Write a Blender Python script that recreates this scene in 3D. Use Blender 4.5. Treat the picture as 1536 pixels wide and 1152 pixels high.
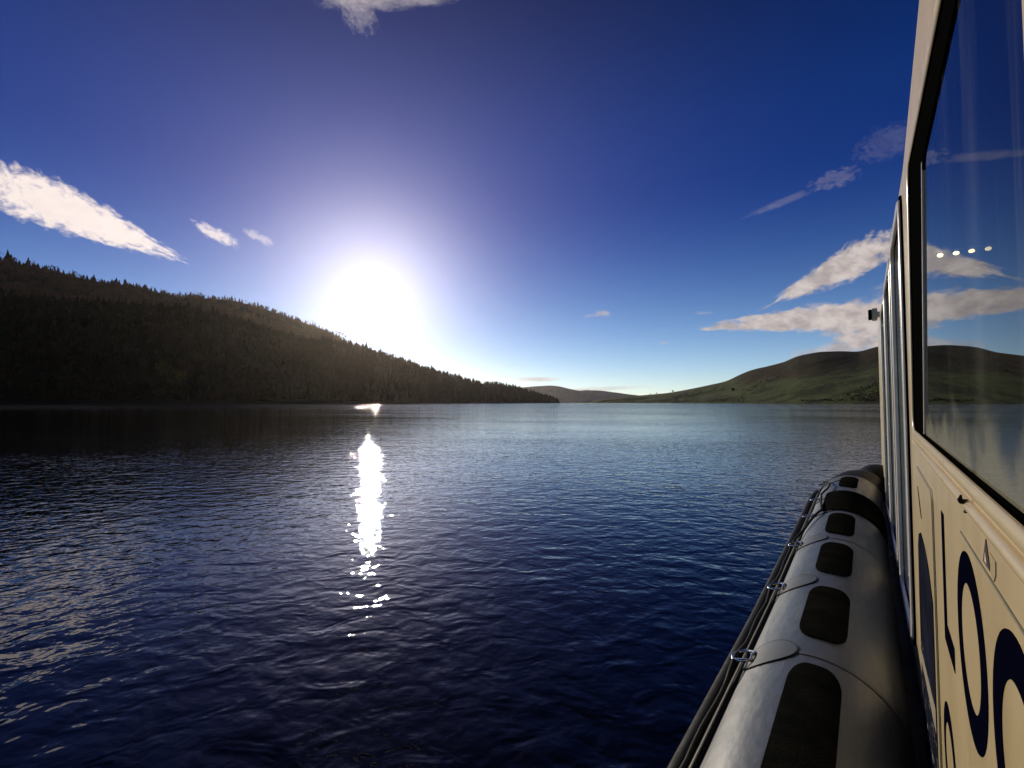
import bpy, bmesh, math, random
import numpy as np
from mathutils import Vector, Matrix
from mathutils.geometry import tessellate_polygon
R = math.radians
random.seed(5); rng = np.random.default_rng(5)
for o in list(bpy.data.objects): bpy.data.objects.remove(o)
scene = bpy.context.scene
COL = scene.collection

# ------------------------------------------------------------------ camera
EYE = 1.64                      # metres above the loch
cam = bpy.data.cameras.new('camera'); camo = bpy.data.objects.new('camera', cam); COL.objects.link(camo)
cam.sensor_width = 36.0; cam.lens = 36.0*710/1536; cam.clip_start = .02; cam.clip_end = 40000
camo.location = (0, 0, EYE); camo.rotation_euler = (R(90)+math.atan(28/710), 0, 0)
scene.camera = camo
scene.view_settings.view_transform = 'Standard'; scene.view_settings.look = 'None'
scene.view_settings.gamma = 1; scene.view_settings.exposure = 0.0
SUN_AZ = R(-16.7); SUN_EL = R(13.3)       # azimuth from +Y towards +X
SD = Vector((math.sin(SUN_AZ)*math.cos(SUN_EL), math.cos(SUN_AZ)*math.cos(SUN_EL), math.sin(SUN_EL)))

# ------------------------------------------------------------------ node maths helper
class G:
    """builds node expressions in a node tree"""
    def __init__(s, nt): s.nt = nt
    def n(s, t, **k):
        nd = s.nt.nodes.new(t)
        for a, b in k.items(): setattr(nd, a, b)
        return nd
    def put(s, sock, v):
        if isinstance(v, bpy.types.NodeSocket): s.nt.links.new(v, sock)
        elif v is not None: sock.default_value = v
    def m(s, op, a, b=None, c=None, clamp=False):
        nd = s.n('ShaderNodeMath', operation=op, use_clamp=clamp)
        s.put(nd.inputs[0], a)
        if b is not None: s.put(nd.inputs[1], b)
        if c is not None: s.put(nd.inputs[2], c)
        return nd.outputs[0]
    def add(s, a, b): return s.m('ADD', a, b)
    def sub(s, a, b): return s.m('SUBTRACT', a, b)
    def mul(s, a, b): return s.m('MULTIPLY', a, b)
    def div(s, a, b): return s.m('DIVIDE', a, b)
    def ss(s, v, lo, hi, a=0., b=1.):
        nd = s.n('ShaderNodeMapRange', interpolation_type='SMOOTHSTEP')
        s.put(nd.inputs[0], v); nd.inputs[1].default_value = lo; nd.inputs[2].default_value = hi
        nd.inputs[3].default_value = a; nd.inputs[4].default_value = b
        return nd.outputs[0]
    def lin(s, v, lo, hi, a=0., b=1.):
        nd = s.n('ShaderNodeMapRange'); nd.clamp = True
        s.put(nd.inputs[0], v); nd.inputs[1].default_value = lo; nd.inputs[2].default_value = hi
        nd.inputs[3].default_value = a; nd.inputs[4].default_value = b
        return nd.outputs[0]
    def mix(s, f, a, b, blend='MIX'):
        nd = s.n('ShaderNodeMix', data_type='RGBA', blend_type=blend)
        s.put(nd.inputs[0], f)
        for i, v in ((6, a), (7, b)):
            if isinstance(v, tuple): v = (v[0], v[1], v[2], 1)
            s.put(nd.inputs[i], v)
        return nd.outputs[2]
    def noise(s, vec, scale, detail=4, rough=.5, dist=0., dims='3D'):
        nd = s.n('ShaderNodeTexNoise'); nd.noise_dimensions = dims
        s.put(nd.inputs['Vector'], vec); nd.inputs['Scale'].default_value = scale
        nd.inputs['Detail'].default_value = detail; nd.inputs['Roughness'].default_value = rough
        nd.inputs['Distortion'].default_value = dist
        return nd.outputs[0]
    def comb(s, x, y, z=0.):
        nd = s.n('ShaderNodeCombineXYZ'); s.put(nd.inputs[0], x); s.put(nd.inputs[1], y); s.put(nd.inputs[2], z)
        return nd.outputs[0]
    def mapping(s, vec, scale=(1, 1, 1), rot=(0, 0, 0), loc=(0, 0, 0)):
        nd = s.n('ShaderNodeMapping'); s.put(nd.inputs[0], vec)
        nd.inputs['Location'].default_value = loc; nd.inputs['Rotation'].default_value = rot; nd.inputs['Scale'].default_value = scale
        return nd.outputs[0]

# ------------------------------------------------------------------ sky
world = bpy.data.worlds.new('World'); scene.world = world; world.use_nodes = True
nt = world.node_tree; nt.nodes.clear(); g = G(nt)
sky = g.n('ShaderNodeTexSky', sky_type='NISHITA'); sky.sun_disc = False
sky.sun_elevation = SUN_EL; sky.sun_rotation = SUN_AZ
sky.air_density = 0.75; sky.dust_density = 0.08; sky.ozone_density = 3.0; sky.altitude = 200
tc = g.n('ShaderNodeTexCoord'); sep = g.n('ShaderNodeSeparateXYZ'); nt.links.new(tc.outputs['Generated'], sep.inputs[0])
dx, dy, dz = sep.outputs
col = g.mix(g.ss(dz, 0.0, .42), (1.60, 1.60, 1.62), (.50, .52, 1.0))
col = g.mix(g.ss(dz, .45, .85), col, (.12, .12, .22))       # darkest towards the zenith       # deep blue overhead, paler low down
col = g.mix(1.0, sky.outputs[0], col, 'MULTIPLY')
hs = g.n('ShaderNodeHueSaturation'); hs.inputs['Saturation'].default_value = 1.12; hs.inputs['Value'].default_value = 1.0
nt.links.new(col, hs.inputs['Color'])
col = hs.outputs[0]
# the aureole: thin high haze scattering light close to the sun
dot = g.add(g.add(g.mul(dx, SD.x), g.mul(dy, SD.y)), g.mul(dz, SD.z))
ang = g.m('ARCCOSINE', g.m('MINIMUM', dot, 0.99999))
au1 = g.m('EXPONENT', g.mul(g.m('POWER', g.div(ang, R(7.6)), 1.5), -1.0))
au2 = g.m('EXPONENT', g.mul(g.m('POWER', g.div(ang, R(20)), 1.5), -1.0))
def grey(v, k): return g.comb(*[g.mul(v, k)]*3)
aur = g.mix(1.0, g.mix(1.0, (1.0, .96, .95), grey(au1, 10.5), 'MULTIPLY'), g.mix(1.0, (1.0, .84, 1.25), grey(au2, 2.1), 'MULTIPLY'), 'ADD')
col = g.mix(1.0, col, aur, 'ADD')
hzn = g.m('EXPONENT', g.mul(g.m('MAXIMUM', dz, 0.), -15.0))
col = g.mix(1.0, col, g.mix(1.0, (1.0, .93, .86), grey(hzn, 4.6), 'MULTIPLY'), 'ADD')     # pale air low over the hills
# clouds, laid out on the dome by compass direction: U east of north, V up
front = g.m('MAXIMUM', dy, 0.02)
U = g.mul(g.div(dx, front), 7.1); V = g.mul(g.div(dz, front), 7.1)
isf = g.ss(dy, 0.05, 0.15)
P3 = g.comb(U, V, 0.)
#        px,  py, half length, half height, tilt(deg, up to the right), alpha, noise strength, taper
CL = [(106, 318, 162, 44, -23, 1.0, .75, 1), (318, 348, 40, 10, -28, .75, .9, 0), (384, 353, 28, 7, -27, .4, .9, 0),
      (575, -26, 115, 22, 2, .38, .7, 0), (528, -4, 42, 26, -60, .22, .9, 0),
      (1262, 402, 115, 30, 27, .98, .8, -1), (1205, 478, 150, 26, 5, .98, .8, -1), (1320, 484, 80, 34, 6, .95, .8, 0),
      (1290, 519, 110, 11, 8, .9, .7, 0), (1180, 298, 62, 6, 22, .16, 1.2, 0), (1262, 262, 40, 14, 18, .16, 1.3, 0), (1345, 205, 60, 26, 22, .08, 1.2, 0),
      (905, 470, 13, 6, -5, .55, 1.4, 0), (997, 514, 7, 3, 0, .4, 1.4, 0), (1058, 469, 16, 3, 0, .25, 1.4, 0), (890, 472, 14, 3, 8, .3, 1.4, 0),
      (805, 569, 38, 4, 0, .8, .6, 0), (890, 584, 80, 4, 3, .5, .6, 0), (1440, 420, 120, 36, 10, .9, .8, 0),
      (690, 575, 60, 3, 2, .5, .6, 0)]
alpha = None
warp = g.noise(P3, 2.2, 6, .62)
for i, (px, py, hl, hh, tl, al, ns, tp) in enumerate(CL):
    cu = (px-768)/100; cv = (604-py)/100; c, s_ = math.cos(R(tl)), math.sin(R(tl))
    du = g.sub(U, cu); dv = g.sub(V, cv)
    a = g.div(g.add(g.mul(du, c), g.mul(dv, s_)), hl/100)
    b = g.div(g.sub(g.mul(dv, c), g.mul(du, s_)), hh/100)
    if tp: b = g.div(b, g.lin(a, -1.1, 1.1, *((1.15, .28) if tp > 0 else (.25, 1.2))))
    nz = g.noise(g.comb(g.add(g.mul(a, hl/100*1.35), i*3.7), g.mul(b, hh/100*2.5), 0.), 2.6 if hl > 60 else 6.0, 7, .62, .35)
    r2 = g.add(g.mul(a, a), g.mul(b, b))
    v = g.add(g.sub(1.15, r2), g.mul(g.sub(nz, .5), ns*3.4))
    edge = g.ss(v, -.15, .75 if al > .9 else 1.3)
    mk = g.mul(g.mul(edge, al), g.ss(r2, 1.2, 2.6, 1., 0.))
    alpha = mk if alpha is None else g.sub(1.0, g.mul(g.sub(1.0, alpha), g.sub(1.0, mk)))
alpha = g.mul(alpha, isf)
shade = g.noise(g.mapping(P3, (1., 1.7, 1.), (0, 0, R(18))), 3.0, 6, .6)
lit = g.mix(g.ss(shade, .33, .66), (7.0, 6.0, 5.9), (11.0, 9.7, 9.1))
lit = g.mix(g.ss(U, -4., 1., .75, 0.), lit, (17.0, 14.6, 13.8))     # the banks nearer the sun are brighter
lit = g.mix(1.0, lit, g.mix(1.0, (1, .97, .93), g.comb(*[g.mul(au2, 6.0)]*3), 'MULTIPLY'), 'ADD')
col = g.mix(alpha, col, lit)
bg = g.n('ShaderNodeBackground'); bg.inputs['Strength'].default_value = 0.06
nt.links.new(col, bg.inputs['Color'])
wo = g.n('ShaderNodeOutputWorld'); nt.links.new(bg.outputs[0], wo.inputs[0])

# ------------------------------------------------------------------ sun
sl = bpy.data.lights.new('sun', 'SUN'); sl.energy = 2.8; sl.angle = R(.5); sl.color = (1, .88, .70)
so = bpy.data.objects.new('sun', sl); COL.objects.link(so)
so.rotation_euler = SD.to_track_quat('Z', 'Y').to_euler()

# ------------------------------------------------------------------ tags, materials
def tag(o, label=None, cat=None, group=None, kind=None):
    if label: o['label'] = label
    if cat: o['category'] = cat
    if group: o['group'] = group
    if kind: o['kind'] = kind
    return o
def newmat(name, base=(.5, .5, .5), rough=.5, metal=0., **kw):
    m = bpy.data.materials.new(name); m.use_nodes = True
    p = m.node_tree.nodes['Principled BSDF']
    p.inputs['Base Color'].default_value = (*base, 1); p.inputs['Roughness'].default_value = rough; p.inputs['Metallic'].default_value = metal
    for k, v in kw.items(): p.inputs[k].default_value = v
    return m
def worn(name, a, b, rough, scale=8, bump=0., metal=0., stretch=(1, 1, 1), detail=5, bscale=60):
    """base colour drifting between two close tones, gloss varying, optional bump"""
    m = newmat(name, a, rough, metal); g = G(m.node_tree); p = m.node_tree.nodes['Principled BSDF']
    tcn = g.n('ShaderNodeTexCoord'); v = g.mapping(tcn.outputs['Object'], stretch)
    n = g.noise(v, scale, detail, .6)
    m.node_tree.links.new(g.mix(g.ss(n, .3, .7), a, b), p.inputs['Base Color'])
    m.node_tree.links.new(g.lin(n, .3, .7, rough*.8, min(1, rough*1.25)), p.inputs['Roughness'])
    if bump:
        bn = g.n('ShaderNodeBump'); bn.inputs['Strength'].default_value = bump; bn.inputs['Distance'].default_value = .002
        m.node_tree.links.new(g.noise(tcn.outputs['Object'], bscale, 3, .6), bn.inputs['Height'])
        m.node_tree.links.new(bn.outputs[0], p.inputs['Normal'])
    return m
def mesh_obj(name, verts, faces, m, parent=None, smooth=False):
    me = bpy.data.meshes.new(name); me.from_pydata([tuple(v) for v in verts], [], faces); me.update()
    if smooth: me.polygons.foreach_set('use_smooth', [True]*len(me.polygons))
    o = bpy.data.objects.new(name, me); COL.objects.link(o); me.materials.append(m)
    if parent: o.parent = parent
    return o
def bm_obj(name, bm, m, parent=None, smooth=False):
    bmesh.ops.recalc_face_normals(bm, faces=bm.faces)
    me = bpy.data.meshes.new(name); bm.to_mesh(me); bm.free()
    if smooth: me.polygons.foreach_set('use_smooth', [True]*len(me.polygons))
    me.materials.append(m); o = bpy.data.objects.new(name, me); COL.objects.link(o)
    if parent: o.parent = parent
    return o

# ------------------------------------------------------------------ water
def water_mat():
    m = newmat('loch_water', (.0003, .0004, .0010), .02); m.node_tree.nodes['Principled BSDF'].inputs['IOR'].default_value = 1.33
    g = G(m.node_tree); p = m.node_tree.nodes['Principled BSDF']
    tcn = g.n('ShaderNodeTexCoord'); v = tcn.outputs['Object']
    # wind swell: crests running roughly across the loch, each a little crooked
    w0 = g.noise(g.mapping(v, (.33, .75, 1), (0, 0, R(-7)), (3, 8, 0)), 1.0, 2, .5, .4)
    w1 = g.noise(g.mapping(v, (1.6, 2.3, 1), (0, 0, R(9))), 1.0, 2, .45, .6)
    w2 = g.noise(g.mapping(v, (3.6, 4.4, 1), (0, 0, R(-13)), (7, 3, 0)), 1.0, 2, .5, .5)
    w3 = g.noise(g.mapping(v, (9, 10, 1), (0, 0, R(24)), (1, 9, 0)), 1.0, 2, .5, .3)
    gust = g.noise(g.mapping(v, (.035, .10, 1), (0, 0, R(10))), 1.0, 3, .6)
    big = g.noise(g.mapping(v, (.006, .022, 1), (0, 0, R(6))), 1.0, 4, .62)
    amp = g.mul(g.lin(gust, .3, .7, .6, 1.25), g.lin(big, .36, .64, .45, 1.5))
    h = g.add(g.mul(w0, .022), g.add(g.add(g.mul(w1, .028), g.mul(w2, .033)), g.mul(w3, .0095)))
    wf = g.noise(g.mapping(v, (.11, .26, 1), (0, 0, R(5)), (4, 4, 0)), 1.0, 2, .5, .4)
    sy = g.n('ShaderNodeSeparateXYZ'); m.node_tree.links.new(v, sy.inputs[0])
    h = g.mul(h, g.mul(g.mul(amp, .88), g.add(g.lin(sy.outputs[1], 13, 30, 1.0, .5), g.lin(sy.outputs[1], 50, 260, 0., 1.0))))
    h = g.add(h, g.mul(wf, g.lin(sy.outputs[1], 25, 220, 0., .16)))      # calmer, sheltered water further up the loch
    bn = g.n('ShaderNodeBump'); bn.inputs['Strength'].default_value = 1.0; bn.inputs['Distance'].default_value = 1.0
    m.node_tree.links.new(h, bn.inputs['Height']); m.node_tree.links.new(bn.outputs[0], p.inputs['Normal'])
    return m
xs = [-11900, -4000, -1500, -400, -60, 60, 400, 1500, 4000, 11900]; ys = [-1900, -400, -60, 60, 400, 1500, 4000, 11900]
vv = [(x, y, 0) for y in ys for x in xs]; nx = len(xs)
ff = [(j*nx+i, j*nx+i+1, (j+1)*nx+i+1, (j+1)*nx+i) for j in range(len(ys)-1) for i in range(nx-1)]
water = tag(mesh_obj('water', vv, ff, water_mat()), 'dark rippled loch with the sun glittering on it', None, None, 'structure')

# ------------------------------------------------------------------ hills
def hill_mat(name, low, high, hz, dark, scale=.01):
    m = newmat(name, low, .95); g = G(m.node_tree); p = m.node_tree.nodes['Principled BSDF']
    p.inputs['Specular IOR Level'].default_value = .1
    tcn = g.n('ShaderNodeTexCoord'); v = tcn.outputs['Object']; sp = g.n('ShaderNodeSeparateXYZ'); m.node_tree.links.new(v, sp.inputs[0])
    n1 = g.noise(v, scale, 6, .62); n2 = g.noise(g.mapping(v, (1, 1, 3)), scale*5, 5, .6); n3 = g.noise(v, scale*1.6, 4, .6)
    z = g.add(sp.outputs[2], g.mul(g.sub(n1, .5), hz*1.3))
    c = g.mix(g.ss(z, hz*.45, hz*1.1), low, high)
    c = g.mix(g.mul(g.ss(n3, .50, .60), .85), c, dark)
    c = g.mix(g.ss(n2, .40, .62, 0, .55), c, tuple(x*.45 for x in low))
    m.node_tree.links.new(c, p.inputs['Base Color'])
    bn = g.n('ShaderNodeBump'); bn.inputs['Strength'].default_value = .8; bn.inputs['Distance'].default_value = 6
    m.node_tree.links.new(n2, bn.inputs['Height']); m.node_tree.links.new(bn.outputs[0], p.inputs['Normal'])
    return m
def interp(tab, x): t = np.array(tab, float); return np.interp(x, t[:, 0], t[:, 1])
def fnoise(X, Y, s, seed, octs=5):
    """smooth value-noise sum on arrays"""
    out = np.zeros_like(X); a = 1.; r = np.random.default_rng(seed); tot = 0
    for k in range(octs):
        T = r.random((64, 64)); u = X/s+k*17.3; v = Y/s+k*9.1
        i = np.floor(u).astype(int); j = np.floor(v).astype(int); fu = u-i; fv = v-j
        fu = fu*fu*(3-2*fu); fv = fv*fv*(3-2*fv)
        q = lambda a_, b_: T[a_ % 64, b_ % 64]
        out += a*((q(i, j)*(1-fu)+q(i+1, j)*fu)*(1-fv)+(q(i, j+1)*(1-fu)+q(i+1, j+1)*fu)*fv-.5); tot += a; a *= .5; s /= 2
    return out/tot
def soft(a, k=9):
    w = np.hanning(2*k+3)[1:-1]; w /= w.sum(); p = np.pad(a, k, mode='reflect', reflect_type='odd')
    return np.convolve(p, w, 'valid')
class Hill:
    """rows of ridge lines: bearing (as 710*tan + 768) -> distance north and height, lofted into terrain"""
    def __init__(s, x0, x1, nx_, rows, nrow, seed, namp):
        xs_ = np.linspace(x0, x1, nx_); D = []; Hh = []
        for r in rows: D.append(soft(interp(r[0], xs_))); Hh.append(soft(interp(r[1], xs_), 2))
        D = np.array(D); Hh = np.array(Hh); k = len(rows)
        T = np.linspace(0, k-1, nrow); i = np.minimum(T.astype(int), k-2); f = (T-i)[:, None]
        fs = f*f*(3-2*f)*.5+f*.5
        s.Y = D[i]*(1-f)+D[i+1]*f; s.X = (xs_[None]-768)/710*s.Y
        h = Hh[i]*(1-fs)+Hh[i+1]*fs
        n = fnoise(s.X, s.Y, 260., seed)
        crest = np.abs(((T+.5) % 1)-.5)[:, None]*2          # 0 on the given ridge lines
        s.Z = h+n*namp*np.minimum(1, np.maximum(h, 0)/60)*(.25+.75*crest)
        s.Z = np.where(h <= 0, h, s.Z); s.nr, s.nc = s.Z.shape; s.xs = xs_; s.T = T
    def build(s, name, m):
        idx = np.arange(s.nr*s.nc).reshape(s.nr, s.nc)
        F = np.stack([idx[:-1, :-1], idx[:-1, 1:], idx[1:, 1:], idx[1:, :-1]], -1).reshape(-1, 4)
        V = np.stack([s.X, s.Y, s.Z], -1).reshape(-1, 3)
        return tag(mesh_obj(name, V.tolist(), F.tolist(), m, None, True), kind='structure')
    def at(s, c, r):           # fractional column, row
        i = min(int(r), s.nr-2); j = min(int(c), s.nc-2); a, b = r-i, c-j
        o = []
        for A in (s.X, s.Y, s.Z):
            o.append((A[i, j]*(1-a)+A[i+1, j]*a)*(1-b)+(A[i, j+1]*(1-a)+A[i+1, j+1]*a)*b)
        return o
def H(dist_tab, py_tab):       # height table from skyline rows
    return [(x, (604-y)/710*float(interp(dist_tab, x))) for x, y in py_tab]
sh = [(-900, 330), (0, 390), (250, 450), (450, 560), (600, 750), (720, 1200), (800, 1900), (842, 2350)]
cr = [(-900, 520), (0, 600), (250, 760), (450, 960), (600, 1250), (720, 1800), (800, 2300), (842, 2400)]
rd = [(-900, 950), (0, 1100), (250, 1300), (450, 1500), (600, 1750), (720, 2200), (800, 2600), (842, 2500)]
bk = [(x, y+700) for x, y in rd]
crpy = [(-900, 380), (-300, 415), (0, 448), (170, 458), (250, 461), (310, 471), (366, 485), (450, 511), (500, 514), (540, 520), (600, 540), (650, 556), (700, 570), (722, 575), (745, 574), (790, 586), (825, 595), (838, 600), (842, 604)]
rdpy = [(-900, 330), (-200, 352), (0, 388), (80, 405), (125, 418), (200, 429), (260, 443), (345, 448), (400, 463), (450, 481), (490, 495), (520, 513), (560, 529), (600, 543), (640, 556), (700, 575), (800, 596), (842, 604)]
left = Hill(-900, 842, 300, [([(x, y-25) for x, y in sh], [(-900, -6), (842, -6)]), (sh, [(-900, 1.5), (838, 1.5), (842, 0.2)]), (cr, H(cr, crpy)),
            ([(x, (y+float(interp(rd, x)))/2) for x, y in cr], [(x, h*.93) for x, h in H(cr, crpy)]),
            (rd, H(rd, rdpy)), (bk, [(-900, 150), (600, 80), (842, -3)])], 90, 3, 26)
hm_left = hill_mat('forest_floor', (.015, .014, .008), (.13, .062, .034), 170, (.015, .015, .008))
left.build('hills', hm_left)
shR = [(862, 3100), (900, 2600), (1000, 2000), (1100, 1550), (1200, 1200), (1320, 950), (1600, 720), (2300, 520)]
crR = [(862, 3150), (900, 2900), (1000, 2500), (1100, 2100), (1200, 1800), (1320, 1600), (1600, 1300), (2300, 900)]
mR = [(x, (y+float(interp(crR, x)))/2) for x, y in shR]
pyR = [(862, 604), (870, 602), (900, 599), (930, 595), (985, 590), (1010, 588), (1050, 580), (1090, 571), (1110, 561), (1130, 553), (1160, 546), (1180, 541), (1195, 533), (1230, 526.5), (1260, 525.5), (1290, 527), (1320, 518), (1400, 505), (1700, 470), (2300, 430)]
HR = H(crR, pyR)
right = Hill(862, 2300, 260, [([(x, y-30) for x, y in shR], [(862, -6), (2300, -6)]), (shR, [(862, .2), (870, 1.5), (2300, 1.5)]),
             (mR, [(x, h*.42) for x, h in HR]), (crR, HR), ([(x, y+900) for x, y in crR], [(x, h*.5) for x, h in HR])], 80, 8, 30)
hm_right = hill_mat('moor_grass', (.095, .125, .032), (.062, .034, .021), 120, (.026, .024, .012), .006)
right.build('hills', hm_right)
def far_ridge(d, prof, seed, m):
    x0, x1 = prof[0][0], prof[-1][0]; dd = [(x0, d), (x1, d)]
    h = Hill(x0, x1, 120, [([(x0, d-900), (x1, d-900)], [(x0, -5), (x1, -5)]), (dd, H(dd, prof)), ([(x0, d+380), (x1, d+380)], [(x0, -5), (x1, -5)])], 24, seed, 40)
    return h.build('hills', m)
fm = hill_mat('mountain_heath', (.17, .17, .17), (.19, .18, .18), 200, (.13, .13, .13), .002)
far_ridge(11000, [(640, 596), (720, 586), (775, 581), (800, 579), (826, 577.5), (845, 580), (860, 584), (885, 587.5), (900, 590), (960, 596), (1040, 604)], 21, fm)
far_ridge(11500, [(760, 596), (840, 588), (880, 584.5), (905, 585.5), (935, 590), (960, 593), (1000, 598), (1120, 604)], 22, fm)

# ------------------------------------------------------------------ trees
def ntri(parts): return sum(len(f) for _, f in parts)
def conifer_geo(h, r, seed, seg=7, tiers=5):
    q = random.Random(seed); V = []; F = []
    for t in range(tiers):
        z0 = h*(.10+.80*t/tiers); z1 = h*min(1.0, .10+.80*(t+1.7)/tiers) if t < tiers-1 else h
        rr = r*(1-t/tiers*.88)*q.uniform(.85, 1.12); b = len(V); ph = q.uniform(0, 6)
        for k in range(seg):
            a = ph+k*2*math.pi/seg; rk = rr*q.uniform(.65, 1.2)
            V.append((math.cos(a)*rk, math.sin(a)*rk, z0-q.uniform(0, .06)*h))
        V.append((q.uniform(-.03, .03)*h, q.uniform(-.03, .03)*h, z1))
        F += [(b+k, b+(k+1) % seg, b+seg) for k in range(seg)]
    return V, F
def broad_geo(h, r, seed, clumps=26):
    """crown of many small tilted leaf clumps through an uneven volume"""
    q = random.Random(seed); V = []; F = []
    lobes = [(q.uniform(-.45, .45)*r, q.uniform(-.45, .45)*r, h*q.uniform(.45, .8), r*q.uniform(.45, .75)) for _ in range(4)]
    for c in range(clumps):
        lx, ly, lz, lr = lobes[c % 4]
        d = Vector((q.gauss(0, 1), q.gauss(0, 1), q.gauss(0, 1))).normalized()*lr*q.uniform(.55, 1)
        p = Vector((lx, ly, lz))+Vector((d.x, d.y, d.z*.8)); sz = r*q.uniform(.18, .34)
        b = len(V); a = [Vector((q.gauss(0, 1), q.gauss(0, 1), q.gauss(0, 1))).normalized()*sz for _ in range(4)]
        V += [tuple(p+x) for x in a]; F += [(b, b+1, b+2), (b, b+2, b+3), (b, b+1, b+3), (b+1, b+2, b+3)]
    return V, F
def foliage(name, a, b, sc=.09):
    m = newmat(name, a, .9); g = G(m.node_tree); p = m.node_tree.nodes['Principled BSDF']; p.inputs['Specular IOR Level'].default_value = 0.
    tcn = g.n('ShaderNodeTexCoord'); gm = g.n('ShaderNodeNewGeometry')
    n = g.noise(gm.outputs['Position'], sc, 3, .6); n2 = g.noise(gm.outputs['Position'], sc*9, 2, .6)
    c = g.mix(g.ss(n, .38, .62), a, b); c = g.mix(g.ss(n2, .35, .65, 0, .5), c, tuple(x*.5 for x in a))
    m.node_tree.links.new(c, p.inputs['Base Color'])
    return m
M_con = foliage('conifer_green', (.008, .011, .006), (.015, .014, .008), .012)
M_bro = foliage('autumn_wood', (.026, .016, .008), (.014, .014, .007), .012)
M_back = foliage('haze_lit_wood', (.20, .085, .048), (.11, .060, .030), .008)  # warm haze light on the back ridge put into the leaf colour
M_belt = foliage('hedge_green', (.022, .030, .012), (.038, .034, .014), .02)
M_aut = foliage('yellow_autumn_leaf', (.13, .085, .018), (.09, .070, .020), .2)
M_bark = newmat('bark', (.035, .028, .022), .95)
protosC = [conifer_geo(1, .26*random.uniform(.8, 1.15), 100+i) for i in range(7)]
protosB = [broad_geo(1, .42*random.uniform(.85, 1.15), 200+i) for i in range(6)]
protosF = [conifer_geo(1, .30, 300+i, 5, 3) for i in range(5)]+[broad_geo(1, .44, 330+i, 10) for i in range(3)]
def scatter(name, hill, cols, rows, n, hgt, mix, m, protos=None, clip=None):
    """one object holding a wood nobody could count"""
    VV = []; FF = []; off = 0
    done = 0; tries = 0
    while done < n and tries < n*6:
        tries += 1
        c = rng.uniform(*cols); r = rng.uniform(*rows); x, y, z = hill.at(c, r)
        if z < 1.2: continue
        if clip and not clip(x, y, z): continue
        bl = rng.random() < mix(x, y)
        ps = protos or (protosB if bl else protosC)
        pr = ps[rng.integers(len(ps))]; s = hgt*rng.uniform(.5, 1.15)*(1.45 if rng.random() < .12 else 1)*(.85 if bl else 1.0)
        V = np.array(pr[0])*s; a = rng.uniform(0, 6.28); ca, sa = math.cos(a), math.sin(a)
        W = np.empty_like(V); W[:, 0] = V[:, 0]*ca-V[:, 1]*sa+x; W[:, 1] = V[:, 0]*sa+V[:, 1]*ca+y; W[:, 2] = V[:, 2]+z-.3
        VV.append(W); FF.append(np.array(pr[1])+off); off += len(V); done += 1
    V = np.concatenate(VV).astype(np.float32); F = np.concatenate(FF).astype(np.int32)
    me = bpy.data.meshes.new(name); me.vertices.add(len(V)); me.vertices.foreach_set('co', V.ravel())
    me.loops.add(F.size); me.loops.foreach_set('vertex_index', F.ravel())
    me.polygons.add(len(F)); me.polygons.foreach_set('loop_start', np.arange(0, F.size, 3, dtype=np.int32))
    me.polygons.foreach_set('loop_total', np.full(len(F), 3, np.int32)); me.update(calc_edges=True)
    me.materials.append(m); o = bpy.data.objects.new(name, me); COL.objects.link(o)
    return o
def L_row(t): return t/5*(left.nr-1)
def colof(h, px): return (px-h.xs[0])/(h.xs[-1]-h.xs[0])*(h.nc-1)
patch = lambda x, y: float(.12+.75*(fnoise(np.array([[x]]), np.array([[y]]), 150., 5, 3)[0, 0] > .02))
w = scatter('forest', left, (colof(left, -260), colof(left, 838)), (L_row(1.02), L_row(2.15)), 5200, 13, lambda x, y: 0, M_con)
tag(w, 'dark conifer forest covering the near slope of the left hillside', 'forest', None, 'stuff')
w = scatter('woodland', left, (colof(left, -200), colof(left, 838)), (L_row(1.0), L_row(2.1)), 2600, 11, lambda x, y: 1, M_bro)
tag(w, 'bare autumn woodland mixed through the left hillside above the water', 'woodland', None, 'stuff')
w = scatter('forest', left, (colof(left, -160), colof(left, 700)), (L_row(2.6), L_row(4.12)), 6500, 13, lambda x, y: 0, M_back, protosF)
tag(w, 'hazy brown forest on the high back ridge of the left hill', 'forest', None, 'stuff')
def R_row(t): return t/4*(right.nr-1)
pt = lambda x, y, z: (fnoise(np.array([[x]]), np.array([[y]]), 210., 15, 4)[0, 0] > .03-.10*(z < 8) and z < 120)
w = scatter('woodland', right, (colof(right, 872), colof(right, 1750)), (R_row(1.0), R_row(2.3)), 2600, 7.5, lambda x, y: 1, M_belt, protosB, pt)
tag(w, 'dark tree belts and hedges along the shore and fields of the right hill', 'woodland', None, 'stuff')

def tree(name, label, cat, loc, h, geo, mc, group, trunk_h=.35, r=.02):
    e = bpy.data.objects.new(name, None); COL.objects.link(e); e.location = loc; e.empty_display_size = 1
    tag(e, label, cat, group)
    V, F = geo; k = mesh_obj('crown', [(a*h, b*h, c*h) for a, b, c in V], F, mc, e)
    tv = []; tf = []
    top = h*trunk_h
    for zz, rr in ((-1.0, r*1.4), (top*.5, r), (top, r*.6)):
        for i in range(6): tv.append((math.cos(i*1.047)*rr*h, math.sin(i*1.047)*rr*h, zz))
    for j in range(2):
        for i in range(6): tf.append((j*6+i, j*6+(i+1) % 6, (j+1)*6+(i+1) % 6, (j+1)*6+i))
    # two limbs forking into the crown
    for s in (-1, 1):
        b = len(tv); tv += [(0, -r*h*.5, top*.8), (0, r*h*.5, top*.8), (s*.12*h, 0, top+.22*h)]; tf += [(b, b+1, b+2)]
        tf += [(b, b+2, b+1)]
    mesh_obj('trunk', tv, tf, M_bark, e)
    return e
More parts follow.
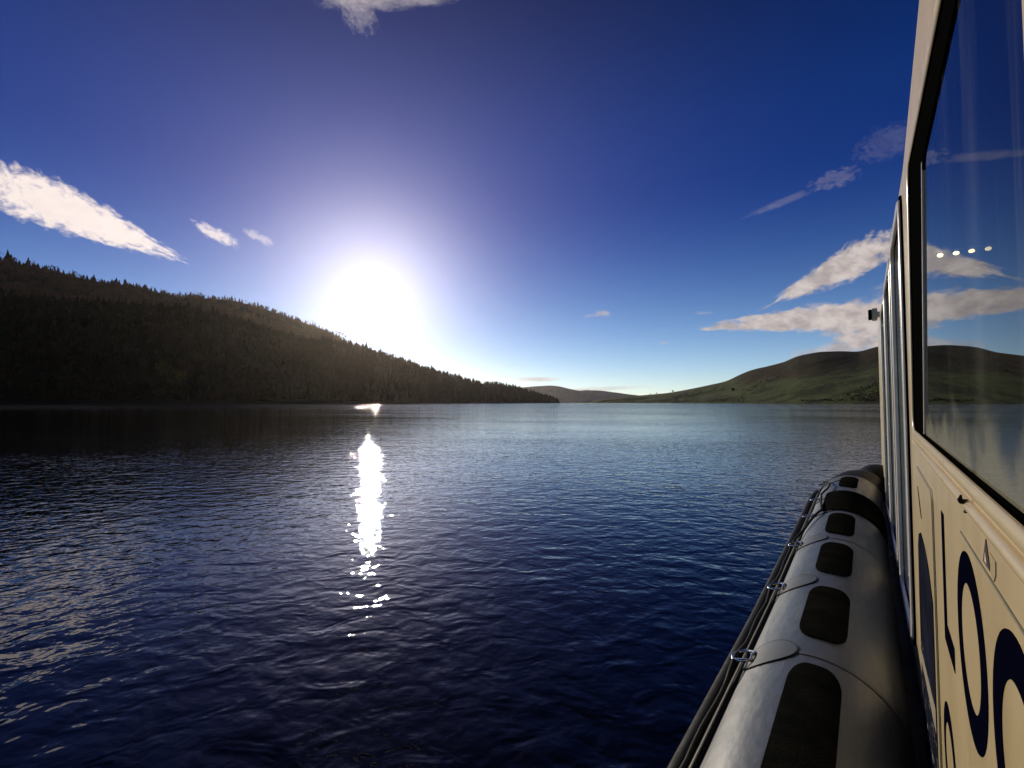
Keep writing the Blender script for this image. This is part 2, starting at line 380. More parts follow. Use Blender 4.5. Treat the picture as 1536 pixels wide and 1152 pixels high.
# skyline trees one can tell apart on the left ridge
sky_px = [3, 8, 21, 27, 33, 37, 44, 50, 56, 62, 68, 75, 80, 129, 134, 151, 156, 162, 169, 172, 181, 190, 195, 206, 214, 222, 228, 237, 246, 256, 263, 271, 279, 289, 300, 312, 318, 325, 341, 360, 385]
for i, px in enumerate(sky_px):
    x, y, z = left.at(colof(left, px), L_row(4.0))
    h = random.uniform(11, 18)
    if px == 3: h = 36
    if px == 8: h = 26
    if px in (169, 181): h = 24
    lab = {3: 'tallest dark conifer at the left end of the left hill ridge', 8: 'second tallest conifer beside the tallest at the left ridge end'}.get(px)
    if not lab: lab = ('small dark conifer on the ridge skyline left of the bare notch' if px < 100 else
                       'small dark conifer on the middle of the left ridge skyline' if px < 230 else
                       'small dark conifer on the ridge skyline towards the sun glare')
    grp = None if px in (3, 8) else ('conifers at the left of the ridge' if px < 100 else 'conifers in the middle of the ridge' if px < 230 else 'conifers of the ridge towards the sun')
    tree('conifer', lab, 'tree', (x, y, z-2), h, protosC[i % 7], M_con, grp, .3)
for i, px in enumerate((504, 508, 512, 517)):
    x, y, z = left.at(colof(left, px), L_row(4.0))
    tree('pine_tree', 'thin-trunked pine in the small copse on the ridge below the sun', 'tree', (x, y, z-1), 24+random.uniform(-2, 4), [(lambda VF: ([(a*.7, b*.7, .55+c*.45) for a, b, c in VF[0]], VF[1]))(protosB[i])][0], M_bro, 'copse of pines on the ridge below the sun', .65, .018)
for i, (px, t, lab) in enumerate(((243, 1.22, 'yellow autumn tree, left one of the pair on the dark slope'), (268, 1.19, 'yellow autumn tree, right one of the pair on the dark slope'))):
    x, y, z = left.at(colof(left, px), L_row(t))
    tree('autumn_tree', lab, 'tree', (x, y, z), 17-i*2, broad_geo(1, .62, 500+i, 220), M_aut, None, .4)
for i, (px, py, hh, lab) in enumerate(((975, 0, 8, 'lone round tree on the low right shore nearest the open water'), (985, 0, 9, 'round tree just right of the lone one on the low right shore'),
                                  (1009, 0, 12, 'tallest tree on the low skyline of the right shore'), (1100, 0, 15, 'dark tree in the fields below the shoulder of the right hill'))):
    x, y, z = right.at(colof(right, px), R_row(3.0 if px < 1050 else 2.0))
    tree('broadleaf_tree', lab, 'tree', (x, y, z-1), hh, broad_geo(1, .5, 600+i, 160), M_con, None, .35)

# ------------------------------------------------------------------ the boat (local: X to starboard, Y forward, Z up from the eye; K metres per unit)
K = .8; HB = R(36.82); DH = R(1.02); DA = .14; XB = .2052; YJ = 3.664
boat = bpy.data.objects.new('passenger_boat', None); COL.objects.link(boat)
boat.location = (0, 0, 0); boat.rotation_euler = (0, 0, -HB)
tag(boat, 'cream cabin cruise boat with a grey inflatable side tube, seen along its port side', 'boat')
def P(X, Y, Z): return Vector((X*K, Y*K, Z*K+EYE))
def PA(s, z, off=0.):           # near wall panel; off = units proud of the wall (towards the water)
    X = (DA-off)*math.cos(DH)+s*math.sin(DH); Y = -(DA-off)*math.sin(DH)+s*math.cos(DH)
    return P(X, Y, z)
def PB(s, z, off=0.): return P(XB-off, s, z)

def paint_mat():
    m = newmat('cream_gelcoat', (.62, .54, .385), .34); g = G(m.node_tree); p = m.node_tree.nodes['Principled BSDF']
    p.inputs['Coat Weight'].default_value = .25; p.inputs['Coat Roughness'].default_value = .12
    tcn = g.n('ShaderNodeTexCoord'); v = tcn.outputs['Object']
    n = g.noise(v, 2.2, 5, .6); n2 = g.noise(g.mapping(v, (6, 6, .7)), 3.0, 5, .6)
    c = g.mix(g.ss(n, .3, .7), (.66, .52, .28), (.58, .45, .23))
    c = g.mix(g.ss(n2, .56, .74, 0, .35), c, (.40, .33, .22))
    m.node_tree.links.new(c, p.inputs['Base Color'])
    m.node_tree.links.new(g.lin(n2, .3, .7, .28, .42), p.inputs['Roughness'])
    bn = g.n('ShaderNodeBump'); bn.inputs['Strength'].default_value = .25; bn.inputs['Distance'].default_value = .004
    m.node_tree.links.new(g.noise(v, 3.5, 2, .5), bn.inputs['Height']); m.node_tree.links.new(bn.outputs[0], p.inputs['Normal'])
    return m
M_paint = paint_mat()
M_navy = newmat('navy_vinyl', (.0022, .0024, .009), .5, 0, **{'Specular IOR Level': 0.})
M_black = worn('black_rubber', (.005, .005, .005), (.011, .011, .011), .6, 12, .3); M_black.node_tree.nodes['Principled BSDF'].inputs['Specular IOR Level'].default_value = .1
M_gask = newmat('black_gasket', (.003, .003, .003), .7, 0, **{'Specular IOR Level': 0.})
M_alu = worn('polished_aluminium', (.88, .80, .68), (.80, .72, .60), .22, 10, 0, .12)
M_steel = newmat('stainless_steel', (.75, .73, .72), .15, 1.0)
def tube_mat():
    m = newmat('grey_tube_fabric', (.085, .100, .115), .42); nt_ = m.node_tree; g = G(nt_); p = nt_.nodes['Principled BSDF']
    p.inputs['Specular IOR Level'].default_value = .75
    tcn = g.n('ShaderNodeTexCoord'); v = tcn.outputs['Object']
    n = g.noise(g.mapping(v, (1, .5, 1)), 3.0, 5, .6); sc = g.noise(g.mapping(v, (14, 1.6, 14), (0, 0, R(12))), 1.6, 6, .7)
    sp_ = g.noise(v, 55, 3, .6)
    c = g.mix(g.ss(n, .3, .7), (.092, .110, .126), (.070, .083, .096))
    c = g.mix(g.ss(sc, .60, .72, 0, .4), c, (.16, .165, .165))          # chalky scuffs along the walkway
    c = g.mix(g.ss(sp_, .66, .74, 0, .45), c, (.22, .22, .21))          # dried spray spots
    nt_.links.new(c, p.inputs['Base Color']); nt_.links.new(g.lin(sc, .3, .75, .36, .56), p.inputs['Roughness'])
    b1 = g.n('ShaderNodeBump'); b1.inputs['Strength'].default_value = .35; b1.inputs['Distance'].default_value = .002
    nt_.links.new(g.noise(v, 220, 3, .6), b1.inputs['Height'])
    b2 = g.n('ShaderNodeBump'); b2.inputs['Strength'].default_value = .5; b2.inputs['Distance'].default_value = .02
    nt_.links.new(g.noise(g.mapping(v, (5, 2.2, 5)), 1.4, 3, .5), b2.inputs['Height'])
    nt_.links.new(b2.outputs[0], b1.inputs['Normal']); nt_.links.new(b1.outputs[0], p.inputs['Normal'])
    return m
M_tube = tube_mat()
M_seam = worn('grey_fabric_patch', (.10, .115, .125), (.08, .09, .10), .5, 8, .3, 0, (1, 1, 1), 5, 220)
M_olive = worn('olive_strake', (.16, .15, .07), (.10, .095, .05), .5, 14)
M_dark = worn('dark_interior', (.018, .017, .016), (.03, .028, .025), .7, 2)
M_seat = worn('cream_upholstery', (.62, .60, .42), (.50, .48, .34), .7, 3)
def pad_mat():
    m = newmat('non_slip_rubber', (.008, .009, .008), .85); m.node_tree.nodes['Principled BSDF'].inputs['Specular IOR Level'].default_value = 0; g = G(m.node_tree); p = m.node_tree.nodes['Principled BSDF']
    tcn = g.n('ShaderNodeTexCoord'); ch = g.n('ShaderNodeTexVoronoi'); ch.inputs['Scale'].default_value = 130
    m.node_tree.links.new(tcn.outputs['Object'], ch.inputs['Vector'])
    bn = g.n('ShaderNodeBump'); bn.inputs['Strength'].default_value = .7; bn.inputs['Distance'].default_value = .002
    m.node_tree.links.new(ch.outputs[0], bn.inputs['Height']); m.node_tree.links.new(bn.outputs[0], p.inputs['Normal'])
    m.node_tree.links.new(g.mix(g.ss(g.noise(tcn.outputs['Object'], 9, 4, .6), .35, .7), (.008, .009, .008), (.015, .015, .013)), p.inputs['Base Color'])
    return m
M_pad = pad_mat()
def glass_mat(hazed=True):
    m = bpy.data.materials.new('window_glass'); m.use_nodes = True; nt = m.node_tree; nt.nodes.clear(); g = G(nt)
    fr = g.n('ShaderNodeFresnel'); fr.inputs['IOR'].default_value = 1.7
    tcn = g.n('ShaderNodeTexCoord')
    # old salt and rain streaks running down the pane
    st = g.noise(g.mapping(tcn.outputs['Object'], (9, 9, .35)), 2.0, 5, .65)
    tr = g.n('ShaderNodeBsdfTransparent'); tr.inputs[0].default_value = (.84, .88, .84, 1)
    gl = g.n('ShaderNodeBsdfGlossy'); gl.inputs['Roughness'].default_value = 0.0; gl.inputs[0].default_value = (.86, .88, .9, 1)
    df = g.n('ShaderNodeBsdfDiffuse'); df.inputs[0].default_value = (.5, .5, .46, 1)
    m1 = g.n('ShaderNodeMixShader'); nt.links.new(g.ss(st, .50, .78, 0, .12), m1.inputs[0]); nt.links.new(tr.outputs[0], m1.inputs[1]); nt.links.new(df.outputs[0], m1.inputs[2])
    m2 = g.n('ShaderNodeMixShader'); gb = g.n('ShaderNodeNewGeometry'); nt.links.new(g.mul(fr.outputs[0], g.sub(1.0, gb.outputs['Backfacing'])), m2.inputs[0]); nt.links.new(m1.outputs[0], m2.inputs[1]); nt.links.new(gl.outputs[0], m2.inputs[2])
    out = g.n('ShaderNodeOutputMaterial'); # pale hazy reflection low in the pane, painted in as diffuse colour
    sp = g.n('ShaderNodeSeparateXYZ'); nt.links.new(tcn.outputs['Object'], sp.inputs[0])
    fn = g.noise(g.mapping(tcn.outputs['Object'], (7, 7, 7)), 1.0, 4, .6)
    zz = g.add(sp.outputs[2], g.mul(g.sub(fn, .5), .22))
    painted_haze = g.ss(zz, EYE-K*.135, EYE-K*.015, .42 if hazed else 0., 0.)
    m3 = g.n('ShaderNodeMixShader'); d2 = g.n('ShaderNodeBsdfDiffuse'); d2.inputs[0].default_value = (.36, .34, .24, 1)
    nt.links.new(painted_haze, m3.inputs[0]); nt.links.new(m2.outputs[0], m3.inputs[1]); nt.links.new(d2.outputs[0], m3.inputs[2])
    nt.links.new(m3.outputs[0], out.inputs[0])
    return m
M_glass = glass_mat(); M_glass2 = glass_mat(False)

def panel(name, f, outer, holes, m, off, thick, parent, bevel=0.):
    """flat plate in a wall plane: outline + holes, given thickness"""
    loops = [outer]+holes; V = []; idx = []
    for L in loops: idx.append([len(V)+i for i in range(len(L))]); V += L
    tris = tessellate_polygon([[Vector((a, b, 0)) for a, b in L] for L in loops])
    bm = bmesh.new(); n = len(V)
    fr = [bm.verts.new(f(a, b, off)) for a, b in V]; bk = [bm.verts.new(f(a, b, off-thick)) for a, b in V]
    for t in tris:
        try: bm.faces.new([fr[i] for i in t]); bm.faces.new([bk[i] for i in t][::-1])
        except ValueError: pass
    for ix in idx:
        for i in range(len(ix)):
            a, b = ix[i], ix[(i+1) % len(ix)]
            bm.faces.new([fr[a], fr[b], bk[b], bk[a]])
    return bm_obj(name, bm, m, parent)
def rounded(pts, r, seg=7):
    out = []; n = len(pts)
    for i in range(n):
        p0, p1, p2 = Vector(pts[i-1]), Vector(pts[i]), Vector(pts[(i+1) % n])
        a = (p0-p1).normalized(); b = (p2-p1).normalized()
        rr = r[i] if isinstance(r, (list, tuple)) else r
        if rr < 1e-4: out.append(tuple(p1)); continue
        A = p1+a*rr; B = p1+b*rr
        for k in range(seg+1):
            t = k/seg; q = A*(1-t)**2+p1*2*t*(1-t)+B*t*t; out.append((q.x, q.y))
    return out
def tube_along(name, pts, rad, m, parent, seg=10, closed=False, cap=True):
    """swept round bar; pts are local metres"""
    pts = [Vector(p) for p in pts]; n = len(pts); V = []; F = []
    up = Vector((0, 0, 1)); prev = None
    for i in range(n):
        d = (pts[(i+1) % n]-pts[i-1]) if closed else (pts[min(i+1, n-1)]-pts[max(i-1, 0)])
        d.normalize()
        u = prev if prev is not None else (up.cross(d) if abs(d.z) < .95 else Vector((1, 0, 0)).cross(d))
        u = (u-d*u.dot(d)).normalized(); w = d.cross(u); prev = u
        r = rad[i] if isinstance(rad, (list, tuple)) else rad
        for k in range(seg):
            a = 2*math.pi*k/seg; V.append(pts[i]+u*math.cos(a)*r+w*math.sin(a)*r)
    for i in range(n if closed else n-1):
        for k in range(seg):
            a = i*seg+k; b = i*seg+(k+1) % seg; j = ((i+1) % n)*seg
            F.append((a, b, j+(k+1) % seg, j+k))
    if not closed and cap: F += [tuple(range(seg))[::-1], tuple((n-1)*seg+k for k in range(seg))]
    return mesh_obj(name, V, F, m, parent, True)
def ring_profile(name, f, loop, width, off0, off1, m, parent):
    """raised lip round an opening: cross-section a low rounded ridge"""
    n = len(loop); V = []; F = []
    c = Vector((sum(p[0] for p in loop)/n, sum(p[1] for p in loop)/n))
    prof = [(0, off0)]+[(.5-.5*math.cos(R(a_)), off0+(off1-off0)*(.15+.85*math.sin(R(a_))**.7)) for a_ in (0, 15, 35, 60, 90, 120, 145, 165, 180)]+[(1, off0)]
    for i in range(n):
        p0, p1, p2 = Vector(loop[i-1]), Vector(loop[i]), Vector(loop[(i+1) % n])
        t = (p2-p0).normalized(); nn = Vector((t.y, -t.x))
        if nn.dot(p1-c) < 0: nn = -nn
        for w, o in prof:
            q = p1+nn*w*width; V.append(f(q.x, q.y, o))
    k = len(prof)
    for i in range(n):
        for j in range(k-1):
            a = i*k+j; b = ((i+1) % n)*k+j; F.append((a, a+1, b+1, b))
    o = mesh_obj(name, V, F, m, parent, True); return o

# --- near wall with the big window
winA = rounded([(.735, -.158), (3.27, -.142), (3.01, 1.165), (.735, .857)], [.05, .10, .12, .1])
wallA = panel('cabin_side', PA, [(-3.2, -1.75), (3.66, -1.75), (3.66, 1.38), (-3.2, 1.38)], [winA], M_paint, 0, .004, boat)
wallA.name = 'cabin_side'
winB = [(3.80, 5.02), (5.40, 6.80), (7.05, 8.55)]
def wloop(a, b, gr=0.): return rounded([(a-gr, -1.43-gr), (b+gr, -1.43-gr), (b+gr, 1.26+gr), (a-gr, 1.26+gr)], .12)
sideB = panel('cabin_side', PB, [(3.667, -1.75), (11.5, -1.75), (11.5, 1.38), (3.667, 1.38)], [wloop(a, b) for a, b in winB], M_paint, 0, .004, boat)
# rounded eave and roof, following both panels
def sweep(name, secs, m, parent, smooth=True, closed=False):
    V = [p for s in secs for p in s]; k = len(secs[0]); F = []
    for i in range(len(secs)-1):
        for j in range(k-1 if not closed else k):
            F.append((i*k+j, i*k+(j+1) % k, (i+1)*k+(j+1) % k, (i+1)*k+j))
    return mesh_obj(name, V, F, m, parent, smooth)
def eave(f, s):
    out = []
    for k in range(9):
        a = k/8*math.pi/2; out.append(f(s, 1.382+.14*math.sin(a), .0-.14*(1-math.cos(a))))
    p = out[-1]; out.append(Vector((1.9*K, p.y, p.z+.10*K))); out.append(Vector((3.6*K, p.y, p.z))); out.append(Vector((3.6*K, p.y, -1.75*K+EYE)))
    return out
sweep('roof', [eave(PA, -3.2), eave(PA, 0), eave(PA, 3.66), eave(PB, 3.75), eave(PB, 7), eave(PB, 11.5)], M_paint, boat)
# front of the cabin, back and floor
mesh_obj('cabin_front', [P(XB+.002, 11.5, -1.75), P(3.6, 11.5, -1.75), P(3.6, 11.498, 1.5), P(1.9, 11.498, 1.62), P(XB+.14, 11.498, 1.52), P(XB+.002, 11.498, 1.38)], [(0, 1, 2, 3, 4, 5)], M_paint, boat)
mesh_obj('cabin_back', [P(.09, -3.2, -1.75), P(3.6, -3.2, -1.75), P(3.6, -3.2, 1.52), P(1.9, -3.2, 1.62), P(.25, -3.2, 1.52), P(.09, -3.2, 1.38)], [(0, 1, 2, 3, 4, 5)], M_paint, boat)
mesh_obj('cabin_floor', [P(.30, -3.1, -1.25), P(3.5, -3.1, -1.25), P(3.5, 11.4, -1.25), P(.30, 11.4, -1.25)], [(0, 1, 2, 3)], M_dark, boat)
mesh_obj('ceiling_lining', [P(.34, -3.1, 1.36), P(3.5, -3.1, 1.36), P(3.5, 11.4, 1.36), P(.34, 11.4, 1.36)], [(0, 1, 2, 3)], M_dark, boat)
mesh_obj('interior_lining', [P(3.4, -3.1, -1.25), P(3.4, 11.4, -1.25), P(3.4, 11.4, 1.35), P(3.4, -3.1, 1.35), P(.30, 10.8, -1.25), P(3.4, 10.8, -1.25), P(3.4, 10.8, 1.35), P(.30, 10.8, 1.35)], [(0, 1, 2, 3), (4, 5, 6, 7)], M_dark, boat)
# window of the near panel: black surround, pale inner strip, pane
paneA = rounded([(.60, -.150), (2.62, -.134), (2.27, .885), (.60, .79)], [.02, .03, .10, .02])
fr = panel('window_surround', PA, rounded([(.45, -.21), (3.33, -.20), (3.07, 1.22), (.45, .93)], .05), [paneA], M_gask, -.003, .016, boat)
pa = panel('window_pane', PA, [(.55, -.18), (2.78, -.18), (2.44, .96), (.55, .86)], [], M_glass, -.0075, .005, fr)
ring_profile('window_reveal', PA, rounded([(.737, -.155), (3.266, -.139), (3.006, 1.161), (.737, .854)], [.05, .10, .12, .1]), -.004, .002, -.006, M_gask, fr)
lp = ring_profile('window_lip', PA, winA, .030, -.004, .010, M_paint, fr)
strip = panel('inner_strip', PA, [(2.605, -.13), (2.63, -.13), (2.28, .88), (2.255, .88)], [], M_alu, -.001, .006, fr)
# tall framed windows of the forward panel
for a, b in winB:
    fr = ring_profile('window_frame', PB, wloop(a, b), .042, -.004, .024, M_alu, boat)
    panel('pane', PB, wloop(a, b, .02), [], M_glass2, -.006, .006, fr)
    ring_profile('seal', PB, wloop(a, b, .045), .010, -.001, .012, M_gask, fr)
# raised bead and fine seams on the near panel
def bead(name, f, s0, s1, z, r, m, ovl=.35):
    pts = [f(s0+(s1-s0)*i/24, z, r*(ovl)) for i in range(25)]; return tube_along(name, pts, r*K, m, boat, 8)
bead('raised_bead', PA, -3.1, 3.28, -.208, .012, M_paint, .1)
seam = bead('panel_seam', PA, -3.1, 1.50, -.296, .0025, M_olive, .2)
hatch = panel('access_hatch', PA, rounded([(2.24, -1.60), (3.16, -1.60), (3.16, -.322), (2.24, -.322)], .04), [], M_paint, .006, .0055, boat)
seal = ring_profile('hatch_seal', PA, rounded([(2.245, -1.595), (3.155, -1.595), (3.155, -.327), (2.245, -.327)], .04), .012, -.001, .0035, M_olive, hatch)
# lettering
def ell(cx, cz, a, b, t0=0, t1=360, n=48): return [(cx+a*math.cos(R(t0+(t1-t0)*i/n)), cz+b*math.sin(R(t0+(t1-t0)*i/n))) for i in range(n+(0 if t1-t0 == 360 else 1))]
TH = .0015
panel('letter', PA, [(1.955, -.328), (1.883, -.328), (1.890, -.648), (1.722, -.648), (1.722, -.713), (1.965, -.713)], [], M_navy, TH, TH+.001, boat)
panel('letter', PA, ell(1.406, -.5175, .202, .195), [ell(1.407, -.5165, .134, .127)], M_navy, TH, TH+.001, boat)
oc = ell(.945, -.5175, .202, .195, -138, 138, 40); ic = ell(.945, -.5165, .134, .127, 138, -138, 40)   # the C opens aft
panel('letter', PA, oc+ic, [], M_navy, TH, TH+.001, boat)
panel('letter', PA, ell(1.945, -1.075, .165, .166), [ell(1.945, -1.075, .118, .108)], M_navy, TH, TH+.001, boat)
# emblem: dark blue arched picture with a pale diagonal sweep and spray below
def emblem_mat():
    m = newmat('emblem_print', (.03, .035, .06), .5, 0, **{'Specular IOR Level': 0.}); g = G(m.node_tree); p = m.node_tree.nodes['Principled BSDF']
    tcn = g.n('ShaderNodeTexCoord'); sp = g.n('ShaderNodeSeparateXYZ'); m.node_tree.links.new(tcn.outputs['Object'], sp.inputs[0])
    vz = g.n('ShaderNodeTexNoise'); n = g.noise(g.mapping(tcn.outputs['Object'], (1, 9, 26)), 1.6, 4, .7)
    low = g.ss(sp.outputs[2], EYE-K*1.2, EYE-K*1.1, 1., 0.)
    c = g.mix(g.mul(g.ss(n, .56, .66), low), (.011, .012, .022), (.26, .26, .28))
    c = g.mix(g.mul(g.ss(g.noise(tcn.outputs['Object'], 5, 3, .5), .4, .7), .5), c, (.026, .032, .05))
    m.node_tree.links.new(c, p.inputs['Base Color']); return m
em = panel('emblem', PA, [(2.86, -.59), (3.02, -.63), (3.10, -.70), (3.14, -.95), (3.15, -1.58), (3.02, -1.595), (2.30, -1.595), (2.30, -.86), (2.30, -.72), (2.46, -.64), (2.66, -.60)], [], emblem_mat(), .0085, .002, boat)
M_tan = worn('tan_print', (.42, .36, .25), (.34, .31, .25), .4, 12)
panel('emblem_stripe', PA, [(3.145, -1.215), (3.15, -1.275), (2.85, -1.235), (2.305, -1.185), (2.305, -1.10), (2.75, -1.16)], [], M_tan, .0098, .001, em)
panel('emblem_stroke', PA, [(3.02, -.405), (3.00, -.40), (2.86, -.47), (2.79, -.515), (2.82, -.515), (2.90, -.475)], [], M_navy, .0078, .0015, boat)
# small warning sticker and the little dark catch on the bead
stk = panel('warning_sticker', PA, [(1.196, -.283), (1.128, -.283), (1.160, -.236)], [], worn('faded_sticker', (.10, .03, .03), (.03, .02, .025), .4, 60), .0015, .002, boat)
panel('sticker_symbol', PA, [(1.172, -.277), (1.150, -.277), (1.162, -.258)], [], M_seat, .0024, .0008, stk)
panel('sticker_print', PA, [(1.122, -.250), (1.075, -.253), (1.078, -.275), (1.095, -.290), (1.122, -.283)], [], worn('smudged_print', (.40, .33, .17), (.33, .27, .13), .5, 80), .0015, .002, stk)
cth = tube_along('window_catch', [PA(1.332, -.201, .004), PA(1.325, -.200, .015), PA(1.318, -.196, .017), PA(1.312, -.186, .016)], [.004, .0045, .0035, .0015], M_black, boat, 8)
tube_along('catch_pin', [PA(1.385, -.224, .0), PA(1.365, -.227, .005), PA(1.348, -.224, .002)], [.002, .0028, .0015], M_black, cth, 8)
# small navigation lamp sticking out at the front corner
def lbox(name, x0, x1, y0, y1, z0, z1, m, parent, bev=.01):
    bm = bmesh.new(); bmesh.ops.create_cube(bm, size=1)
    for v in bm.verts: v.co = P((x0+x1)/2+v.co.x*(x1-x0), (y0+y1)/2+v.co.y*(y1-y0), (z0+z1)/2+v.co.z*(z1-z0))
    bmesh.ops.bevel(bm, geom=bm.edges[:]+bm.verts[:], offset=bev*K, segments=2, affect='EDGES', profile=.6)
    return bm_obj(name, bm, m, parent)
nl = lbox('navigation_lamp', .115, .20, 11.05, 11.28, 1.55, 1.76, M_seat, boat, .02)
lbox('lamp_lens', .062, .118, 11.07, 11.26, 1.565, 1.745, M_gask, nl, .02)
lbox('lamp_bracket', .18, .30, 11.12, 11.20, 1.60, 1.70, M_paint, nl, .01)
# row of small lit lamps under the cabin ceiling
def lamp_mat(st):
    ml = newmat('warm_lamp', (.9, .8, .6), .4); p = ml.node_tree.nodes['Principled BSDF']
    p.inputs['Emission Color'].default_value = (1, .72, .36, 1); p.inputs['Emission Strength'].default_value = st
    return ml
for X, st in ((.363, 26), (.444, 12), (.528, 8), (.607, 4.5), (.689, 1.6)):
    bm = bmesh.new(); bmesh.ops.create_uvsphere(bm, u_segments=12, v_segments=8, radius=.017*K)
    for v in bm.verts: v.co.z *= .8; v.co += P(X, 4.5, 1.05)
    lm = bm_obj('cabin_lamp', bm, lamp_mat(st), boat, True)
lbox('lamp_rail', .34, .72, 4.49, 4.53, 1.075, 1.085, M_dark, boat, .004)
# two cabin seats seen dimly through the glass
def seat(y, lab):
    e = bpy.data.objects.new('cabin_seat', None); COL.objects.link(e)
    q = Matrix.Rotation(-HB, 4, 'Z') @ P(.58, y, -1.25); e.location = q; e.rotation_euler = (0, 0, -HB); tag(e, lab, 'seat')
    def bx(name, c, d, b):
        bm = bmesh.new(); bmesh.ops.create_cube(bm, size=1)
        for v in bm.verts: v.co = Vector((c[0]+v.co.x*d[0], c[1]+v.co.y*d[1]-(.06*(v.co.z > 0) if name == 'backrest' else 0), c[2]+v.co.z*d[2]))
        bmesh.ops.bevel(bm, geom=bm.edges[:], offset=b, segments=3, affect='EDGES'); bm_obj(name, bm, M_seat, e, True)
    bx('seat_cushion', (0, 0, .42), (.46, .46, .12), .04); bx('backrest', (0, -.24, .62), (.44, .10, .54), .045)
    for sx in (-.17, .17): tube_along('leg', [(sx, 0, 0), (sx, 0, .38)], .02, M_steel, e, 8)
seat(2.2, 'pale cabin seat nearest the camera behind the big window')
seat(3.6, 'pale cabin seat further forward behind the big window')

# --- inflatable tube
TX, TR = -.254, .407
def tcz(Y): return -1.731+(0 if Y < 4 else (Y-4)*.03+(0 if Y < 7 else (Y-7)**2*.006))
def tcx(Y): return TX+(0 if Y < 8.4 else (Y-8.4)**2*.05)
def trr(Y): return TR if Y < 9.3 else TR*math.sqrt(max(0, 1-((Y-9.3)/1.45)**2))*.98+.004
def PT(th, Y, off=0.):          # th degrees from the top towards the water
    a = R(th); r = trr(Y)+off
    return P(tcx(Y)-math.sin(a)*r, Y, tcz(Y)+math.cos(a)*r)
def tsurf(name, y0, y1, m, parent, t0=-180, t1=180, off=0., ny=40, nt=48, closed=True, mirror=False):
    secs = []
    for i in range(ny+1):
        Y = y0+(y1-y0)*i/ny
        row = [PT(t0+(t1-t0)*k/nt, Y, off) for k in range(nt if closed else nt+1)]
        if mirror: row = [Vector((2*1.9*K-p.x, p.y, p.z)) for p in row]
        secs.append(row)
    return sweep(name, secs, m, parent, True, closed)
tb = tsurf('inflatable_tube', -3.6, 9.32, M_tube, boat, ny=70)
tsurf('tube_end_cone', 9.2, 10.745, M_black, tb, off=.004, ny=24)
tsurf('inflatable_tube', -3.6, 10.745, M_tube, boat, ny=60, mirror=True)
for yy in (2.98, 5.46): 
    tsurf('tube_seam', yy-.018, yy+.018, M_seam, tb, -100, 100, .003, 2, 48, False)
def curved_patch(name, y0, y1, hw, tc_, m, parent, off, ny=26, nx_=14):
    """pad lying on the tube: hw(v) half width in degrees for v in -1..1 along its length"""
    V = []; F = []; k = nx_+1
    for j in range(ny+1):
        v = -math.cos(math.pi*j/ny); y = (y0+y1)/2+v*(y1-y0)/2; w = hw(v)
        for i in range(k): V.append(PT(tc_+(2*i/nx_-1)*w, y, off))
    for j in range(ny):
        for i in range(nx_): F.append((j*k+i, j*k+i+1, (j+1)*k+i+1, (j+1)*k+i))
    edge = [i for i in range(k)]+[j*k+nx_ for j in range(1, ny+1)]+[ny*k+i for i in range(nx_-1, -1, -1)]+[j*k for j in range(ny-1, 0, -1)]
    b = len(V); V += [V[e] for e in edge]; n = len(edge)
    for e in edge:
        j, i = divmod(e, k); v = -math.cos(math.pi*j/ny); y = (y0+y1)/2+v*(y1-y0)/2
        V.append(PT(tc_+(2*i/nx_-1)*hw(v), y, -.003))
    F += [(b+i, b+(i+1) % n, b+n+(i+1) % n, b+n+i) for i in range(n)]
    return mesh_obj(name, V, F, m, parent, True)
def rect_hw(w, L, r):           # rounded rectangle; w degrees, L and r units
    def f(v):
        d = (1-abs(v))*L/2
        return w-(0 if d >= r else .075*(1-math.sqrt(max(0, 1-((r-d)/r)**2)))/TR*57.3)
    return f
def oval_hw(w): return lambda v: w*math.sqrt(max(0, 1-v*v))+.05
for (y0, y1, t1, t0) in ((1.72, 2.86, 12, -18.5), (3.2, 4.1, 14, -19), (4.42, 5.28, 15, -18.5), (5.63, 6.52, 16, -18), (8.22, 9.02, 14, -17), (.42, 1.40, 12, -18.5), (-.9, .1, 12, -18.5)):
    curved_patch('non_slip_pad', y0, y1, rect_hw((t1-t0)/2, y1-y0, .07+.11*(y1-y0)), (t0+t1)/2, M_pad, tb, .009)
curved_patch('wear_band', 6.70, 7.88, rect_hw(59.5, 1.18, .04), -28.5, M_pad, tb, .016, 16, 60)
# rub rail and ridged strake
ys_ = [-3.4+.3*i for i in range(43)]
tube_along('rub_rail', [PT(80, y, .058) for y in ys_], .046*K, M_black, tb, 12)
for th, r, m in ((57, .010, M_black), (61, .013, M_black), (65, .013, M_olive), (68.5, .010, M_olive), (72.5, .018, M_black)):
    tube_along('strake_rib', [PT(th, y, .008) for y in ys_], r*K, m, tb, 8)
# grab-line patches, steel rings and the line itself
rings = [-.7, .55, 1.8, 3.0, 4.25, 5.48, 6.75, 7.75, 8.85]
for y in rings:
    pt_ = curved_patch('line_patch', y-.14, y+.14, oval_hw(22), 33, M_seam, tb, .006)
    outer = [PT(33+23*math.cos(R(a)), y+.145*math.sin(R(a)), .003) for a in range(0, 360, 12)]
    tube_along('stitched_edge', outer, .004*K, M_black, pt_, 6, True)
    # steel D ring standing off the tube
    rp = [PT(t, y+dy_, o) for t, dy_, o in ((44, -.055, .012), (44, .0, .022), (44, .055, .012), (50, .062, .045), (55, .045, .070), (56, 0, .078), (55, -.045, .070), (50, -.062, .045))]
    tube_along('steel_ring', rp, .0085*K, M_steel, pt_, 8, True)
lp_ = []
seq = [(-3.2, 57, .03)]
for i, y in enumerate(rings):
    if y < 6: seq += [(y-.25, 57, .045), (y, 54, .062), (y+.25, 57, .045)]
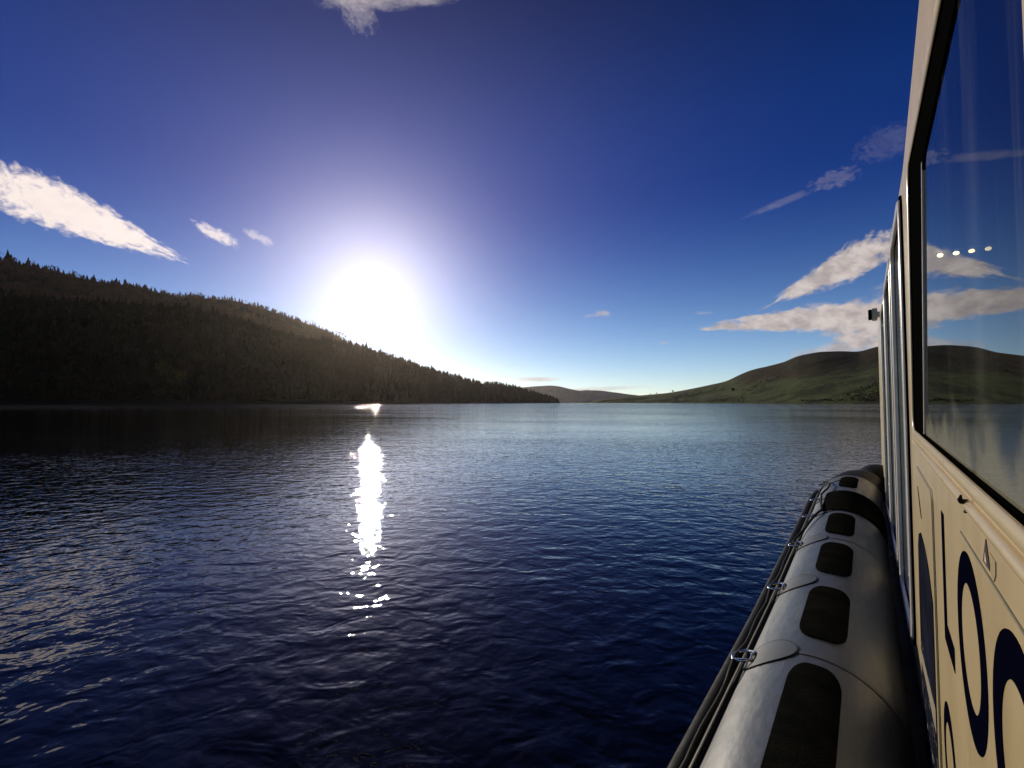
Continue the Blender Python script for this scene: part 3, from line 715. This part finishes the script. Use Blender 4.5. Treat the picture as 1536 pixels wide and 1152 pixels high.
seq += [(6.1, 48, .03), (6.45, 36, .03), (6.68, 27, .035), (6.9, 29, .04), (7.3, 34, .03), (7.7, 36, .05), (7.95, 28, .05), (8.3, 26, .05), (8.75, 36, .05), (9.0, 48, .05), (9.3, 58, .03)]
import itertools
pl = []
for i in range(len(seq)-1):
    for k in range(6):
        t = k/6; a = [seq[i][j]*(1-t)+seq[i+1][j]*t for j in range(3)]
        pl.append(PT(a[1], a[0], a[2]+.004*math.sin(a[0]*9)))
tube_along('grab_line', pl, 0.0125*K, M_black, tb, 8)
# deck strip between tube and cabin, and the hull below
sweep('side_deck', [[P(tcx(y)+.36, y, tcz(y)+.16), P(.14, y, tcz(y)+.10), P(XB+.1, y, tcz(y)+.11)] for y in (-3.4, 3.6, 5.5, 7, 8, 9)], M_black, boat, False)
mesh_obj('hull', [P(x, y, z) for y, w in ((-3.4, 0), (8.5, 0), (12.6, 1.4)) for x, z in ((.0+w, -1.70), (.1+w, -2.4), (3.7-w, -2.4), (3.8-w, -1.70))],
         [(0, 1, 5, 4), (1, 2, 6, 5), (2, 3, 7, 6), (3, 0, 4, 7), (4, 5, 9, 8), (5, 6, 10, 9), (6, 7, 11, 10), (7, 4, 8, 11), (0, 3, 2, 1), (8, 9, 10, 11)], M_black, boat)
bm = bmesh.new(); bmesh.ops.create_uvsphere(bm, u_segments=28, v_segments=18, radius=1)
for v in bm.verts:
    c = v.co; v.co = P(.13+c.x*.34, 10.75+c.y*.62, -1.42+c.z*.31)
bm_obj('bow_fender', bm, M_black, boat, True)

# ------------------------------------------------------------------ haze
hv = bpy.data.materials.new('valley_haze'); hv.use_nodes = True; hv.node_tree.nodes.clear(); g = G(hv.node_tree)
pv = g.n('ShaderNodeVolumePrincipled'); pv.inputs['Color'].default_value = (1.0, .89, .79, 1); pv.inputs['Density'].default_value = 1.15e-5; pv.inputs['Anisotropy'].default_value = .82
ho = g.n('ShaderNodeOutputMaterial'); hv.node_tree.links.new(pv.outputs[0], ho.inputs['Volume'])
bm = bmesh.new(); bmesh.ops.create_cube(bm, size=1)
for v in bm.verts: v.co = Vector((v.co.x*24000, 5000+v.co.y*14000, 302+v.co.z*620))
tag(bm_obj('haze', bm, hv), 'thin bright haze hanging over the loch and hills', None, None, 'stuff')
